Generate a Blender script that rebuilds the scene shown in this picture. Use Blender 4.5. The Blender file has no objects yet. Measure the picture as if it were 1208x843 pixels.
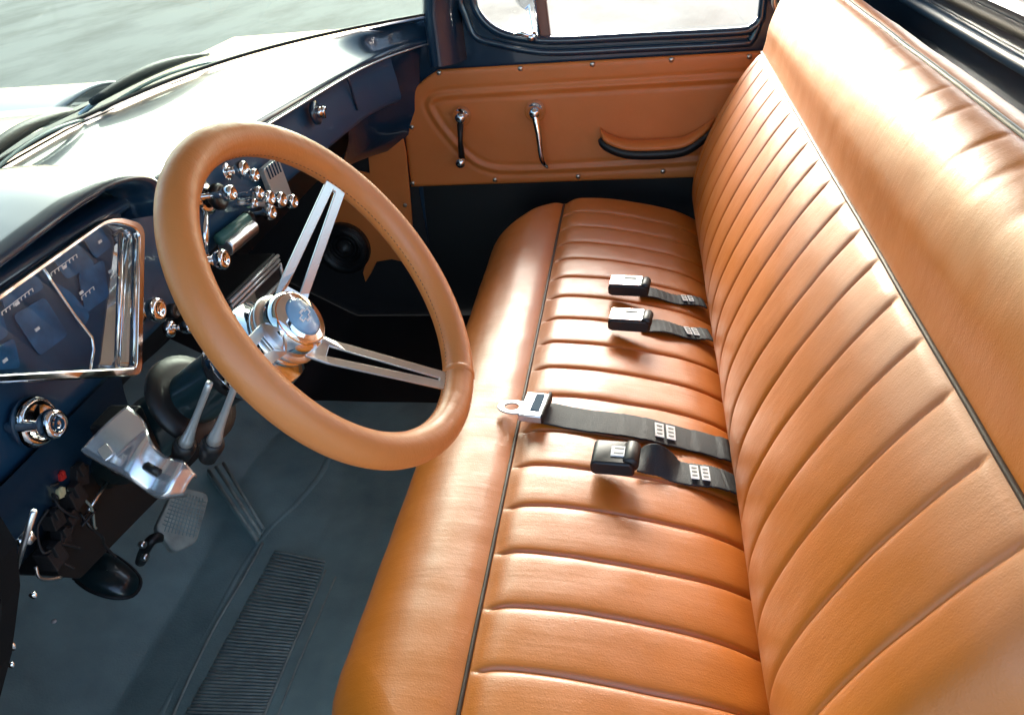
import bpy, bmesh, math, random
from mathutils import Vector, Matrix, noise
random.seed(7)
sc = bpy.context.scene
C = sc.collection
R = math.radians
# ---------------------------------------------------------------- camera
CAM = Vector((0.1734, -0.2947, 0.7015)); YAW, PIT, ROL, F = -0.19244, -0.57379, -0.10198, 908.7   # X to the rear, Y across the cab, Z up (cushion seam = 0)
FW = Vector((math.sin(YAW)*math.cos(PIT), math.cos(YAW)*math.cos(PIT), math.sin(PIT)))
_rt = FW.cross(Vector((0, 0, 1))).normalized(); _up = _rt.cross(FW)
RT = math.cos(ROL)*_rt + math.sin(ROL)*_up; UP = -math.sin(ROL)*_rt + math.cos(ROL)*_up
cd = bpy.data.cameras.new('camera'); cam = bpy.data.objects.new('camera', cd); C.objects.link(cam)
cam.matrix_world = Matrix((( RT.x, UP.x, -FW.x, CAM.x), (RT.y, UP.y, -FW.y, CAM.y), (RT.z, UP.z, -FW.z, CAM.z), (0, 0, 0, 1)))
cd.sensor_width = 36; cd.lens = F*36/1208; cd.clip_start = 0.02; cd.clip_end = 2000
sc.camera = cam
# ---------------------------------------------------------------- light
SUN_EL, SUN_AZ = R(24), R(79)         # azimuth measured from -X (front of the truck) towards +Y
w = bpy.data.worlds.new('World'); sc.world = w; w.use_nodes = True
nt = w.node_tree; nt.nodes.clear()
sky = nt.nodes.new('ShaderNodeTexSky'); sky.sky_type = 'NISHITA'; sky.sun_disc = False
sdir = Vector((-math.cos(SUN_AZ)*math.cos(SUN_EL), math.sin(SUN_AZ)*math.cos(SUN_EL), math.sin(SUN_EL)))
sky.sun_elevation = SUN_EL; sky.sun_rotation = math.atan2(sdir.x, sdir.y)
sky.air_density = 1.0; sky.dust_density = 3.0; sky.ozone_density = 1.0
bg = nt.nodes.new('ShaderNodeBackground'); bg.inputs[1].default_value = 0.15
wo = nt.nodes.new('ShaderNodeOutputWorld')
nt.links.new(sky.outputs[0], bg.inputs[0]); nt.links.new(bg.outputs[0], wo.inputs[0])
sd = bpy.data.lights.new('sun', 'SUN'); sun = bpy.data.objects.new('sun', sd); C.objects.link(sun)
sd.energy = 2.4; sd.angle = R(30); sd.color = (1, .96, .9)
sun.rotation_euler = (-sdir).to_track_quat('-Z', 'Y').to_euler()
sc.view_settings.view_transform = 'Standard'; sc.view_settings.look = 'None'
sc.view_settings.exposure = 2.2; sc.view_settings.gamma = 1

# ---------------------------------------------------------------- helpers
def at(px, py, ax, val):               # photograph pixel -> point on the real plane where that surface stands
    d = RT*((px-604)/F) + UP*(-(py-421.5)/F) + FW
    t = (val-CAM[ax])/d[ax]
    return CAM + d*t
def mat(name, col, rough=.5, metal=0., coat=0., spec=.5, bump=0., bscale=200., var=0., vscale=8., dist=.002, coatr=.05, rvar=0.):
    m = bpy.data.materials.new(name); m.use_nodes = True; n = m.node_tree; b = n.nodes['Principled BSDF']
    b.inputs['Base Color'].default_value = (*col, 1); b.inputs['Roughness'].default_value = rough
    b.inputs['Metallic'].default_value = metal; b.inputs['Coat Weight'].default_value = coat
    b.inputs['Coat Roughness'].default_value = coatr; b.inputs['Specular IOR Level'].default_value = spec
    tc = n.nodes.new('ShaderNodeTexCoord')
    if var or rvar:
        nz = n.nodes.new('ShaderNodeTexNoise'); nz.inputs['Scale'].default_value = vscale; nz.inputs['Detail'].default_value = 5
        n.links.new(tc.outputs['Object'], nz.inputs['Vector'])
        if var:
            mx = n.nodes.new('ShaderNodeMix'); mx.data_type = 'RGBA'
            mx.inputs[6].default_value = (*[c*(1-var) for c in col], 1); mx.inputs[7].default_value = (*[min(1, c*(1+var)) for c in col], 1)
            n.links.new(nz.outputs[0], mx.inputs[0]); n.links.new(mx.outputs[2], b.inputs['Base Color'])
        if rvar:
            mr = n.nodes.new('ShaderNodeMapRange'); mr.inputs[1].default_value = .3; mr.inputs[2].default_value = .7
            mr.inputs[3].default_value = rough-rvar; mr.inputs[4].default_value = rough+rvar
            n.links.new(nz.outputs[0], mr.inputs[0]); n.links.new(mr.outputs[0], b.inputs['Roughness'])
    if bump:
        nb = n.nodes.new('ShaderNodeTexNoise'); nb.inputs['Scale'].default_value = bscale; nb.inputs['Detail'].default_value = 3
        n.links.new(tc.outputs['Object'], nb.inputs['Vector'])
        bp = n.nodes.new('ShaderNodeBump'); bp.inputs['Strength'].default_value = bump; bp.inputs['Distance'].default_value = dist
        n.links.new(nb.outputs[0], bp.inputs['Height']); n.links.new(bp.outputs[0], b.inputs['Normal'])
    return m
def leather(name, col, rough=.38, bump=.25, coat=.0):
    m = bpy.data.materials.new(name); m.use_nodes = True; n = m.node_tree; b = n.nodes['Principled BSDF']; L = n.links
    tc = n.nodes.new('ShaderNodeTexCoord')
    nz = n.nodes.new('ShaderNodeTexNoise'); nz.inputs['Scale'].default_value = 7; nz.inputs['Detail'].default_value = 6
    L.new(tc.outputs['Object'], nz.inputs['Vector'])
    mx = n.nodes.new('ShaderNodeMix'); mx.data_type = 'RGBA'
    mx.inputs[6].default_value = (col[0]*.86, col[1]*.8, col[2]*.7, 1); mx.inputs[7].default_value = (min(1, col[0]*1.12), col[1]*1.14, col[2]*1.2, 1)
    L.new(nz.outputs[0], mx.inputs[0]); L.new(mx.outputs[2], b.inputs['Base Color'])
    v = n.nodes.new('ShaderNodeTexVoronoi'); v.feature = 'DISTANCE_TO_EDGE'; v.inputs['Scale'].default_value = 330; L.new(tc.outputs['Object'], v.inputs['Vector'])
    n2 = n.nodes.new('ShaderNodeTexNoise'); n2.inputs['Scale'].default_value = 32; n2.inputs['Detail'].default_value = 5; L.new(tc.outputs['Object'], n2.inputs['Vector'])
    b1 = n.nodes.new('ShaderNodeBump'); b1.inputs['Strength'].default_value = bump; b1.inputs['Distance'].default_value = .0009
    b2 = n.nodes.new('ShaderNodeBump'); b2.inputs['Strength'].default_value = .3; b2.inputs['Distance'].default_value = .0025
    L.new(v.outputs['Distance'], b1.inputs['Height']); L.new(n2.outputs[0], b2.inputs['Height'])
    mp = n.nodes.new('ShaderNodeMapping'); mp.inputs['Scale'].default_value = (6, 55, 14); L.new(tc.outputs['Object'], mp.inputs[0])
    n3 = n.nodes.new('ShaderNodeTexNoise'); n3.inputs['Scale'].default_value = 1.; n3.inputs['Detail'].default_value = 7; n3.inputs['Roughness'].default_value = .65; L.new(mp.outputs[0], n3.inputs['Vector'])
    b3 = n.nodes.new('ShaderNodeBump'); b3.inputs['Strength'].default_value = .25; b3.inputs['Distance'].default_value = .003
    L.new(n3.outputs[0], b3.inputs['Height']); L.new(b3.outputs[0], b2.inputs['Normal'])
    L.new(b2.outputs[0], b1.inputs['Normal']); L.new(b1.outputs[0], b.inputs['Normal'])
    mr = n.nodes.new('ShaderNodeMapRange'); mr.inputs[1].default_value = .3; mr.inputs[2].default_value = .7
    mr.inputs[3].default_value = rough-.05; mr.inputs[4].default_value = rough+.07
    L.new(n2.outputs[0], mr.inputs[0]); L.new(mr.outputs[0], b.inputs['Roughness'])
    b.inputs['Specular IOR Level'].default_value = .6; b.inputs['Coat Weight'].default_value = coat; b.inputs['Coat Roughness'].default_value = .47; b.inputs['Coat IOR'].default_value = 1.6
    return m
def glass(name, tint, refl=.04):
    m = bpy.data.materials.new(name); m.use_nodes = True; n = m.node_tree; n.nodes.clear(); L = n.links
    t = n.nodes.new('ShaderNodeBsdfTransparent'); t.inputs[0].default_value = (*tint, 1)
    g = n.nodes.new('ShaderNodeBsdfGlossy'); g.inputs['Roughness'].default_value = .02
    lw = n.nodes.new('ShaderNodeLayerWeight'); lw.inputs[0].default_value = .5
    pw = n.nodes.new('ShaderNodeMath'); pw.operation = 'POWER'; pw.inputs[1].default_value = 5; L.new(lw.outputs['Facing'], pw.inputs[0])
    fr = n.nodes.new('ShaderNodeMath'); fr.operation = 'MULTIPLY_ADD'; fr.inputs[1].default_value = 1-refl; fr.inputs[2].default_value = refl; L.new(pw.outputs[0], fr.inputs[0])
    mx = n.nodes.new('ShaderNodeMixShader'); o = n.nodes.new('ShaderNodeOutputMaterial')
    L.new(fr.outputs[0], mx.inputs[0]); L.new(t.outputs[0], mx.inputs[1]); L.new(g.outputs[0], mx.inputs[2]); L.new(mx.outputs[0], o.inputs[0])
    return m
M = dict(
    seat=leather('seat_leather', (.54, .145, .003), .38, coat=.8), door=leather('door_leather', (.70, .21, .045), .45), wheel=leather('wheel_leather', (.60, .20, .050), .40, .15),
    navy=mat('navy_paint', (.007, .030, .064), .28, coat=1., bump=.02, bscale=60), navyl=mat('navy_paint_panel', (.014, .065, .135), .4, coat=.25),
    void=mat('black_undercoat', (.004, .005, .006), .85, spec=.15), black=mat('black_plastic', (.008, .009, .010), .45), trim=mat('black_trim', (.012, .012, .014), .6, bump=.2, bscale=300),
    rubber=mat('rubber_mat', (.22, .325, .325), .46, bump=.6, bscale=300, var=.4, vscale=14, rvar=.08, dist=.0012),
    rubber2=mat('worn_rubber', (.30, .34, .31), .55, bump=.5, bscale=500, var=.6, vscale=40, dist=.001),
    chrome=mat('chrome', (.86, .87, .88), .07, metal=1., rvar=.03, vscale=30), satin=mat('brushed_steel', (.72, .72, .72), .28, metal=1., bump=.1, bscale=500),
    alu=mat('polished_aluminium', (.78, .80, .82), .25, metal=.8, bump=.12, bscale=30, dist=.004), white=mat('white_print', (.8, .8, .8), .6),
    strap=mat('belt_webbing', (.022, .026, .030), .5, bump=.6, bscale=900, var=.25, vscale=60), column=mat('column_enamel', (.008, .026, .030), .3, coat=.5), face=mat('gauge_face_blue', (.014, .095, .21), .6, spec=.15, var=.7, vscale=60),
    faced=mat('gauge_face_dark', (.010, .055, .11), .6, spec=.15, var=.4, vscale=25), seam=mat('dark_piping', (.05, .03, .018), .5), grey=mat('grey_piping', (.16, .18, .15), .45),
    blue=mat('blue_enamel', (.20, .42, .64), .25, coat=.6), thread=mat('screw_head', (.6, .55, .48), .3, metal=1.), red=mat('red_plastic', (.5, .02, .02), .4),
    yellow=mat('cream_plastic', (.65, .6, .35), .4), green=mat('teal_plastic', (.05, .16, .14), .4), roof=mat('headliner', (.72, .69, .62), .9),
    shield=glass('tinted_windshield', (.55, .69, .64)), pane=glass('window_glass', (.96, .98, .97)), lens=glass('gauge_lens', (.97, .98, .98), .012), zinc=mat('cast_zinc', (.60, .62, .60), .32, metal=.55, bump=.1, bscale=300), wood=mat('post_trim', (.20, .10, .08), .4))
# ground
def ground_mat():
    m = bpy.data.materials.new('pale_concrete'); m.use_nodes = True; n = m.node_tree; b = n.nodes['Principled BSDF']; L = n.links
    tc = n.nodes.new('ShaderNodeTexCoord'); mp = n.nodes.new('ShaderNodeMapping'); mp.inputs['Scale'].default_value = (1, .45, 1)
    a = n.nodes.new('ShaderNodeTexNoise'); a.inputs['Scale'].default_value = .9; a.inputs['Detail'].default_value = 8; a.inputs['Roughness'].default_value = .62
    L.new(tc.outputs['Object'], mp.inputs[0]); L.new(mp.outputs[0], a.inputs['Vector'])
    r = n.nodes.new('ShaderNodeValToRGB'); r.color_ramp.elements[0].position = .33; r.color_ramp.elements[0].color = (.13, .128, .118, 1)
    r.color_ramp.elements[1].position = .56; r.color_ramp.elements[1].color = (.215, .213, .20, 1)
    L.new(a.outputs[0], r.inputs[0]); L.new(r.outputs[0], b.inputs['Base Color']); b.inputs['Roughness'].default_value = .9; b.inputs['Specular IOR Level'].default_value = .1
    return m
M['ground'] = ground_mat()

def link(o, m=None, parent=None, **kw):
    C.objects.link(o)
    if m is not None: o.data.materials.append(M[m] if isinstance(m, str) else m)
    if parent: o.parent = parent; o.matrix_parent_inverse = parent.matrix_world.inverted()
    for k, v in kw.items(): o[k] = v
    return o
def thing(name, label, cat, loc=(0, 0, 0), group=None):
    o = bpy.data.objects.new(name, None); C.objects.link(o); o.location = loc; o.empty_display_size = .05
    o.matrix_world = Matrix.Translation(loc); o['label'] = label; o['category'] = cat
    if group: o['group'] = group
    return o
def build(name, bm, m, parent=None, smooth=True, bevel=0, seg=2, **kw):
    bmesh.ops.recalc_face_normals(bm, faces=bm.faces)
    me = bpy.data.meshes.new(name); bm.to_mesh(me); bm.free()
    for p in me.polygons: p.use_smooth = smooth
    o = bpy.data.objects.new(name, me); link(o, m, parent, **kw)
    if bevel:
        b = o.modifiers.new('bevel', 'BEVEL'); b.width = bevel; b.segments = seg; b.limit_method = 'ANGLE'; b.angle_limit = R(35); b.harden_normals = False
    if smooth and bevel:
        me.set_sharp_from_angle(angle=R(50))
    return o
def catmull(P, n):
    P = [Vector(p) for p in P]; out = []
    for i in range(len(P)-1):
        a = P[i-1] if i else 2*P[0]-P[1]; b, c = P[i], P[i+1]; d = P[i+2] if i+2 < len(P) else 2*P[-1]-P[-2]
        for j in range(n):
            t = j/n
            out.append(.5*((2*b)+(c-a)*t+(2*a-5*b+4*c-d)*t*t+(3*b-a-3*c+d)*t**3))
    out.append(P[-1]); return out
def tube(bm, P, r, n=12, closed=False, caps=True, flat=None):
    P = [Vector(p) for p in P]; N = len(P); rings = []; prev = None
    for i, p in enumerate(P):
        t = ((P[(i+1) % N]-P[i-1]) if closed else (P[min(i+1, N-1)]-P[max(i-1, 0)])).normalized()
        if prev is None: a = t.orthogonal().normalized()
        else: a = (prev-t*prev.dot(t)).normalized()
        prev = a; b = t.cross(a); rr = r[i] if isinstance(r, (list, tuple)) else r
        rings.append([bm.verts.new(p+rr*(math.cos(2*math.pi*k/n)*a+math.sin(2*math.pi*k/n)*b)) for k in range(n)])
    for i in range(N if closed else N-1):
        A, B = rings[i], rings[(i+1) % N]
        off = 0
        if closed and i == N-1:
            off = min(range(n), key=lambda s: (A[0].co-B[s].co).length)
        for k in range(n): bm.faces.new((A[k], A[(k+1) % n], B[(k+1+off) % n], B[(k+off) % n]))
    if caps and not closed: bm.faces.new(rings[0][::-1]); bm.faces.new(rings[-1])
def lathe(bm, prof, o, axis, n=32):     # prof: (radius, height along axis)
    axis = Vector(axis).normalized(); a = axis.orthogonal().normalized(); b = axis.cross(a); o = Vector(o); rings = []
    for r, h in prof:
        rings.append([bm.verts.new(o+axis*h+max(r, 1e-5)*(math.cos(2*math.pi*k/n)*a+math.sin(2*math.pi*k/n)*b)) for k in range(n)])
    for A, B in zip(rings, rings[1:]):
        for k in range(n): bm.faces.new((A[k], A[(k+1) % n], B[(k+1) % n], B[k]))
    bm.faces.new(rings[0][::-1]); bm.faces.new(rings[-1])
def prism(bm, pts, vec):
    pts = [Vector(p) for p in pts]; vec = Vector(vec)
    A = [bm.verts.new(p) for p in pts]; B = [bm.verts.new(p+vec) for p in pts]; n = len(pts)
    bm.faces.new(A[::-1]); bm.faces.new(B)
    for i in range(n): bm.faces.new((A[i], A[(i+1) % n], B[(i+1) % n], B[i]))
def ringprism(bm, outer, inner, vec):   # frame between two loops of equal count
    vec = Vector(vec); L = [[bm.verts.new(Vector(p)+v) for p in loop] for loop in (outer, inner) for v in (Vector(), vec)]
    O, O2, I, I2 = L; n = len(O)
    for i in range(n):
        j = (i+1) % n
        bm.faces.new((O[i], O[j], I[j], I[i])); bm.faces.new((O2[j], O2[i], I2[i], I2[j]))
        bm.faces.new((O[j], O[i], O2[i], O2[j])); bm.faces.new((I[i], I[j], I2[j], I2[i]))
def box(bm, c, s, rot=None):
    c = Vector(c); V = []
    for i in (-1, 1):
        for j in (-1, 1):
            for k in (-1, 1):
                v = Vector((i*s[0]/2, j*s[1]/2, k*s[2]/2))
                if rot: v = rot @ v
                V.append(bm.verts.new(c+v))
    for f in ((0, 1, 3, 2), (4, 6, 7, 5), (0, 4, 5, 1), (2, 3, 7, 6), (0, 2, 6, 4), (1, 5, 7, 3)): bm.faces.new([V[i] for i in f])
def grid(bm, rows, closed=False):
    V = [[bm.verts.new(p) for p in r] for r in rows]
    for a, b in zip(V, V[1:]):
        for i in range(len(a)-1): bm.faces.new((a[i], a[i+1], b[i+1], b[i]))
    return V
def frame_of(n, up=Vector((0, 0, 1))):
    n = Vector(n).normalized(); x = up.cross(n).normalized(); y = n.cross(x)
    return Matrix((x, y, n)).transposed()
def fbm(x, y, z=0, s=1.): return noise.noise(Vector((x*s, y*s, z*s)))
def resample(P, n):
    L = [0]
    for a, b in zip(P, P[1:]): L.append(L[-1]+(b-a).length)
    out = []; j = 0
    for i in range(n):
        t = L[-1]*i/(n-1)
        while j < len(L)-2 and L[j+1] < t: j += 1
        f = (t-L[j])/max(1e-9, L[j+1]-L[j]); out.append(P[j].lerp(P[j+1], min(1, f)))
    return out
def rounded(pts, r, n=6):               # round the corners of a polygon
    pts = [Vector(p) for p in pts]; N = len(pts); out = []
    for i in range(N):
        p = pts[i]; a = pts[i-1]-p; b = pts[(i+1) % N]-p; rr = r[i] if isinstance(r, (list, tuple)) else r
        d = min(rr, a.length*.49, b.length*.49); s = p+a.normalized()*d; e = p+b.normalized()*d
        for k in range(n+1):
            t = k/n; out.append(s*(1-t)**2+2*p*t*(1-t)+e*t*t)
    return out

# ================================================================ outside ground
bm = bmesh.new(); grid(bm, [[Vector((x, y, -1.0)) for x in (-600, -60, -10, 10, 60, 600)] for y in (-600, -60, -10, 10, 60, 600)])
build('ground', bm, 'ground', smooth=False, kind='structure')

YD = 1.616            # passenger door plane
YC = .79              # cab centre line
# ================================================================ truck cab shell
cab = thing('pickup_cab', 'navy painted pickup truck cab with wraparound windshield, around the tan seat', 'truck cab', (0, YC, -.42))
ZF = -.40
# floor and toe board
def floorz(x, y):
    toe = -.66
    z = ZF
    if x < toe: z += (toe-x)*.62
    # transmission tunnel hump
    g = math.exp(-((y-.86)/.16)**2)
    z += .035*g*min(1, max(0, (-x-.45)/.2))
    return z
bm = bmesh.new()
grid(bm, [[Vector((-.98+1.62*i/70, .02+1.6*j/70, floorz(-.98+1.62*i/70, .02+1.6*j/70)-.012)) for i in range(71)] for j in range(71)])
build('floor_pan', bm, 'trim', cab)  # black past the mat edge: paints in the dash's shade over the far footwell
# firewall
bm = bmesh.new(); box(bm, (-.985, .8, -.02), (.02, 1.7, .72)); build('firewall', bm, 'black', cab, smooth=False)
# windshield base curve in plan (X as function of Y), symmetric about YC
def wsx(y, top=0.):
    u = min(1., abs(y-YC)/.80)
    return -.70+.355*u**3.2+.06*u+top
WZ = .395
def wsp(y, h):                         # point on glass: h 0..1 from base to header
    lean = .17*h*(1-.55*(min(1, abs(y-YC)/.8))**2)
    yy = YC+(y-YC)*(1-.06*h)
    return Vector((wsx(y)+lean, yy, WZ+.02+.43*h))
ys = [YC-.785+1.57*i/60 for i in range(61)]
bm = bmesh.new(); grid(bm, [[wsp(y, h/10) for y in ys] for h in range(11)])
build('windshield', bm, 'shield', cab)
# rubber seal and painted windshield frame
loop = [wsp(y, 0) for y in ys]+[wsp(ys[-1], h/12) for h in range(1, 13)]+[wsp(y, 1) for y in ys[::-1][1:]]+[wsp(ys[0], h/12) for h in range(11, 0, -1)]
bm = bmesh.new(); tube(bm, loop, .0034, 8, closed=True); build('windshield_seal', bm, 'trim', cab)
# A pillars (outside of the glass ends) and header
for s, nm in ((1, 'pillar'), (-1, 'pillar')):
    y0 = ys[-1] if s > 0 else ys[0]
    rows = []
    for h in range(13):
        p = wsp(y0, h/12); 
        rows.append([p+Vector(q) for q in ((-.010, s*.004, 0), (.0, -s*.012, 0), (.022, -s*.010, 0), (.05, s*.012, 0), (.07, s*.05, 0), (.0, s*.06, 0), (-.02, s*.03, 0), (-.010, s*.004, 0))])
    rows.insert(0, [Vector((v.x, v.y, ZF if i > 20 else .30)) for i, v in enumerate(rows[0])])
    bm = bmesh.new(); grid(bm, rows)
    if s > 0 or True: build(nm, bm, 'navy', cab)
# roof
def roofrow(x):
    out = []
    for j in range(25):
        y = -.0+1.64*j/24; u = (y-.82)/.82
        out.append(Vector((x, y, .86+.07*(1-u**4)*(1-((x+.0)/.75)**4))))
    return out
bm = bmesh.new(); rows = [roofrow(-.66+1.30*i/20) for i in range(21)]; grid(bm, rows)
o = build('roof', bm, 'navy', cab); sm = o.modifiers.new('s', 'SOLIDIFY'); sm.thickness = .02; sm.offset = 1
bm = bmesh.new(); grid(bm, [[v-Vector((0, 0, .03)) for v in r] for r in [roofrow(-.55+1.15*i/20) for i in range(21)]])
build('headliner', bm, 'roof', cab)
# rear wall with window
XR = .66
def rect(y0, y1, z0, z1, x): return [Vector((x, y0, z0)), Vector((x, y1, z0)), Vector((x, y1, z1)), Vector((x, y0, z1))]
inn = rounded(rect(.14, 1.40, .475, .80, XR), .07, 8); out = rounded(rect(-.02, 1.66, -.45, .88, XR), .02, 8)
bm = bmesh.new(); ringprism(bm, out, inn, (.03, 0, 0)); build('rear_wall', bm, 'navy', cab, smooth=False)
bm = bmesh.new(); prism(bm, rounded(rect(.02, 1.6, -.40, .36, XR-.03), .02), (.02, 0, 0)); build('rear_trim_board', bm, 'black', cab, smooth=False)
# raised moulding around the rear window
for k, (g, r_, m_) in enumerate(((.050, .011, 'navyl'), (.016, .008, 'trim'))):
    lp = rounded(rect(.14-g, 1.40+g, .475-g, .80+g, XR-.004), .07+g, 10)
    bm = bmesh.new(); tube(bm, lp, r_, 12, closed=True); build('rear_window_moulding' if k == 0 else 'rear_window_seal', bm, m_, cab)
bm = bmesh.new(); prism(bm, inn, (.004, 0, 0))
for v in bm.verts: v.co.x += .012
build('rear_window', bm, 'pane', cab, smooth=False)
# passenger side cowl panel (navy, below the windshield corner, in front of the door) and black lower side
bm = bmesh.new()
def sidep(px, py, y=YD+.004): return at(px, py, 1, y)
prism(bm, [Vector((-.46, YD+.012, .345)), Vector((-.62, YD+.012, .26)), Vector((-1.0, YD+.012, .24)), Vector((-1.0, YD+.012, -.45)), Vector((-.42, YD+.012, -.45)), Vector((-.39, YD+.012, .10)), Vector((-.36, YD+.012, .24)), Vector((-.29, YD+.012, .30)), Vector((-.24, YD+.012, .43))], (0, .02, 0))
build('cowl_side', bm, 'navy', cab, smooth=False)
bm = bmesh.new(); prism(bm, [Vector((-.99, YD+.006, .10)), Vector((-.99, YD+.006, -.45)), Vector((-.40, YD+.006, -.45)), Vector((-.41, YD+.006, .10))], (0, .005, 0)); build('lower_side_board', bm, 'trim', cab, smooth=False)
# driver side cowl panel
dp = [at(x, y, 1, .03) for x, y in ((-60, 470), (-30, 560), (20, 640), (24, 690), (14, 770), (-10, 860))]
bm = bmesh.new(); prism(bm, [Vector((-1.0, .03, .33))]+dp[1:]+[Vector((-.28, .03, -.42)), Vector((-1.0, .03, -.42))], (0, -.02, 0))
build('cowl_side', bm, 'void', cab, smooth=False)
for (px, py, r_) in ((10, 762, .006), (8, 740, .004), (12, 785, .003), (38, 703, .003), (22, 640, .003)):
    p = at(px, py, 1, .033); bm = bmesh.new(); lathe(bm, [(r_, 0), (r_*.9, .002), (r_*.4, .004)], p, (0, 1, 0), 12); build('jamb_screw', bm, 'chrome', cab)
bm = bmesh.new(); a_, b_ = at(40, 603, 1, .034), at(19, 670, 1, .034); tube(bm, [a_, b_], .0022, 8); box(bm, (a_+b_)/2+Vector((0, .003, 0)), (.007, .006, .007)); build('door_check_rod', bm, 'satin', cab)
# driver door sill
bm = bmesh.new(); box(bm, (-.1, .0, -.44), (1.5, .05, .10)); build('door_sill', bm, 'navy', cab, smooth=False)
# leather kick panel
kp = [(433, 168), (452, 159), (474, 156), (479, 180), (483, 225), (486, 262), (488, 312), (462, 306), (444, 309), (438, 322), (431, 333), (428, 322), (433, 305), (400, 300), (384, 260), (392, 225), (412, 200), (436, 205)]
bm = bmesh.new(); prism(bm, [at(x, y, 1, YD-.01) for x, y in kp], (0, .008, 0)); kick = build('kick_panel', bm, 'door', cab, smooth=False, bevel=.002)
for x, y in ((451, 169), (430, 171), (478, 242)):
    bm = bmesh.new(); lathe(bm, [(.006, 0), (.005, .003), (.002, .004)], at(x, y, 1, YD-.01), (0, -1, 0), 12); build('screw', bm, 'thread', kick)
bm = bmesh.new(); lathe(bm, [(.075, 0), (.075, .02), (.068, .03), (.052, .034), (.048, .026), (.02, .022), (.012, .03), (.001, .032)], at(407, 291, 1, YD-.012), (0, -1, 0), 36)
spk = build('speaker', bm, 'black', cab)
bm = bmesh.new()
for k in range(5):
    rr = .02+.01*k; q = at(407, 291, 1, YD-.045); tube(bm, [q+Vector((rr*math.cos(t*.3), -.001, rr*math.sin(t*.3))) for t in range(21)], .0016, 6, closed=True)
build('grille', bm, 'black', spk)
# engine bonnet, cowl top, fender: outside, seen through the windshield
def bonnet_z(x, y): return .295+.055*(1-((y-YC)/.64)**2)-.02*max(0, -x-.8)**1.5
bm = bmesh.new(); rows = []
for i in range(30):
    x = -.80-1.15*i/29
    rows.append([Vector((x-.03*math.cos((y-YC)*2), y, bonnet_z(x, y)+.0)) for y in [YC-.64+1.28*j/30 for j in range(31)]])
grid(bm, rows); o = build('bonnet', bm, 'navy', cab); o.modifiers.new('s', 'SOLIDIFY').thickness = .015
for s in (1, -1):
    bm = bmesh.new(); rows = []
    for i in range(40):
        x = -1.2-1.0*i/39; row = []
        for j in range(17):
            t = j/16; row.append(Vector((x, YC+s*(.60+.31*t+.03*math.sin(t*3)), .285+.02*math.sin(math.pi*min(1, t*1.1))-.35*max(0, t-.82)**1.2-.25*max(0, -x-1.75)**2)))
        rows.append(row)
    grid(bm, rows); o = build('fender', bm, 'navy', cab); o.modifiers.new('s', 'SOLIDIFY').thickness = .01
bm = bmesh.new(); rows = []
for i in range(61):
    y = YC-.80+1.6*i/60; x0 = wsx(y); rows.append([Vector((x0-.004, y, WZ+.012)), Vector((x0-.03, y, WZ+.008)), Vector((x0-.06, y, WZ)), Vector((min(x0-.065, -.80), y, WZ-.003)), Vector((-.86, y, WZ-.06))])
grid(bm, rows); build('cowl_top', bm, 'navy', cab)
# wipers
for (A, B, pv) in (((108, 121), (246, 64), 1), ((-40, 205), (86, 131), 1)):
    a, b = at(*A, 2, WZ+.03), at(*B, 2, WZ+.03); wl = bmesh.new()
    P = [a.lerp(b, t/12) for t in range(13)]
    for i, p in enumerate(P): p.z += .012*math.sin(math.pi*i/12); p.x = min(p.x, wsx(p.y)-.012+.05) if False else p.x
    tube(wl, P, [.003+.0075*math.sin(math.pi*min(1, (i+1.5)/13)) for i in range(13)], 8)
    wi = build('wiper', wl, 'trim', cab)
    bl = bmesh.new(); tube(bl, [p+Vector((.012, 0, -.014)) for p in P], .0028, 6); build('blade', bl, 'rubber', wi)
    ar = bmesh.new(); mid = P[7]; tube(ar, [mid, mid+Vector((-.03, -.09, -.005)), mid+Vector((-.05, -.2, -.03))], .004, 8); build('arm', ar, 'satin', wi)

# ================================================================ passenger door
door = thing('passenger_door', 'navy passenger door with tan leather trim panel, crank handles and open view through its window', 'truck door', (0, YD, -.42))
yf = YD+.006
# painted door shell with the window opening
win = [at(x, y, 1, YD) for x, y in ((557, -2), (562, 14), (574, 29), (592, 40), (620, 46), (660, 48.5), (760, 43.5), (870, 38), (888, 33), (897, 24), (900, 8))]
wl = [Vector((win[0].x+.06, YD, .76))]+[Vector((win[0].x+.0, YD, .50))]+win+[Vector((win[-1].x+.004, YD, .55)), Vector((win[-1].x, YD, .76))]
def dl(x, z): return Vector((x, YD, z))
outer = [dl(wl[0].x-.04, .81), dl(win[0].x-.055, .52)]
for i, p in enumerate(win):
    outer.append(dl([-.30, -.305, -.31, -.32, -.34, -.30, 0, .35, .45, .52, .53][i], [.40, .37, .33, .30, .27, .23, .23, .23, .23, .25, .36][i]))
outer += [dl(.535, .55), dl(.53, .81)]
bm = bmesh.new(); ringprism(bm, [Vector((p.x, YD+.010, p.z)) for p in outer], [Vector((p.x, YD+.010, p.z)) for p in wl], (0, .03, 0))
build('window_surround', bm, 'navy', door, smooth=False, bevel=.003)
bm = bmesh.new(); prism(bm, [dl(-.41, .26), dl(-.425, -.46), dl(.62, -.46), dl(.62, .26)], (0, .03, 0))
for v in bm.verts: v.co.y += .016
build('door_shell', bm, 'black', door, smooth=False)
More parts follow.
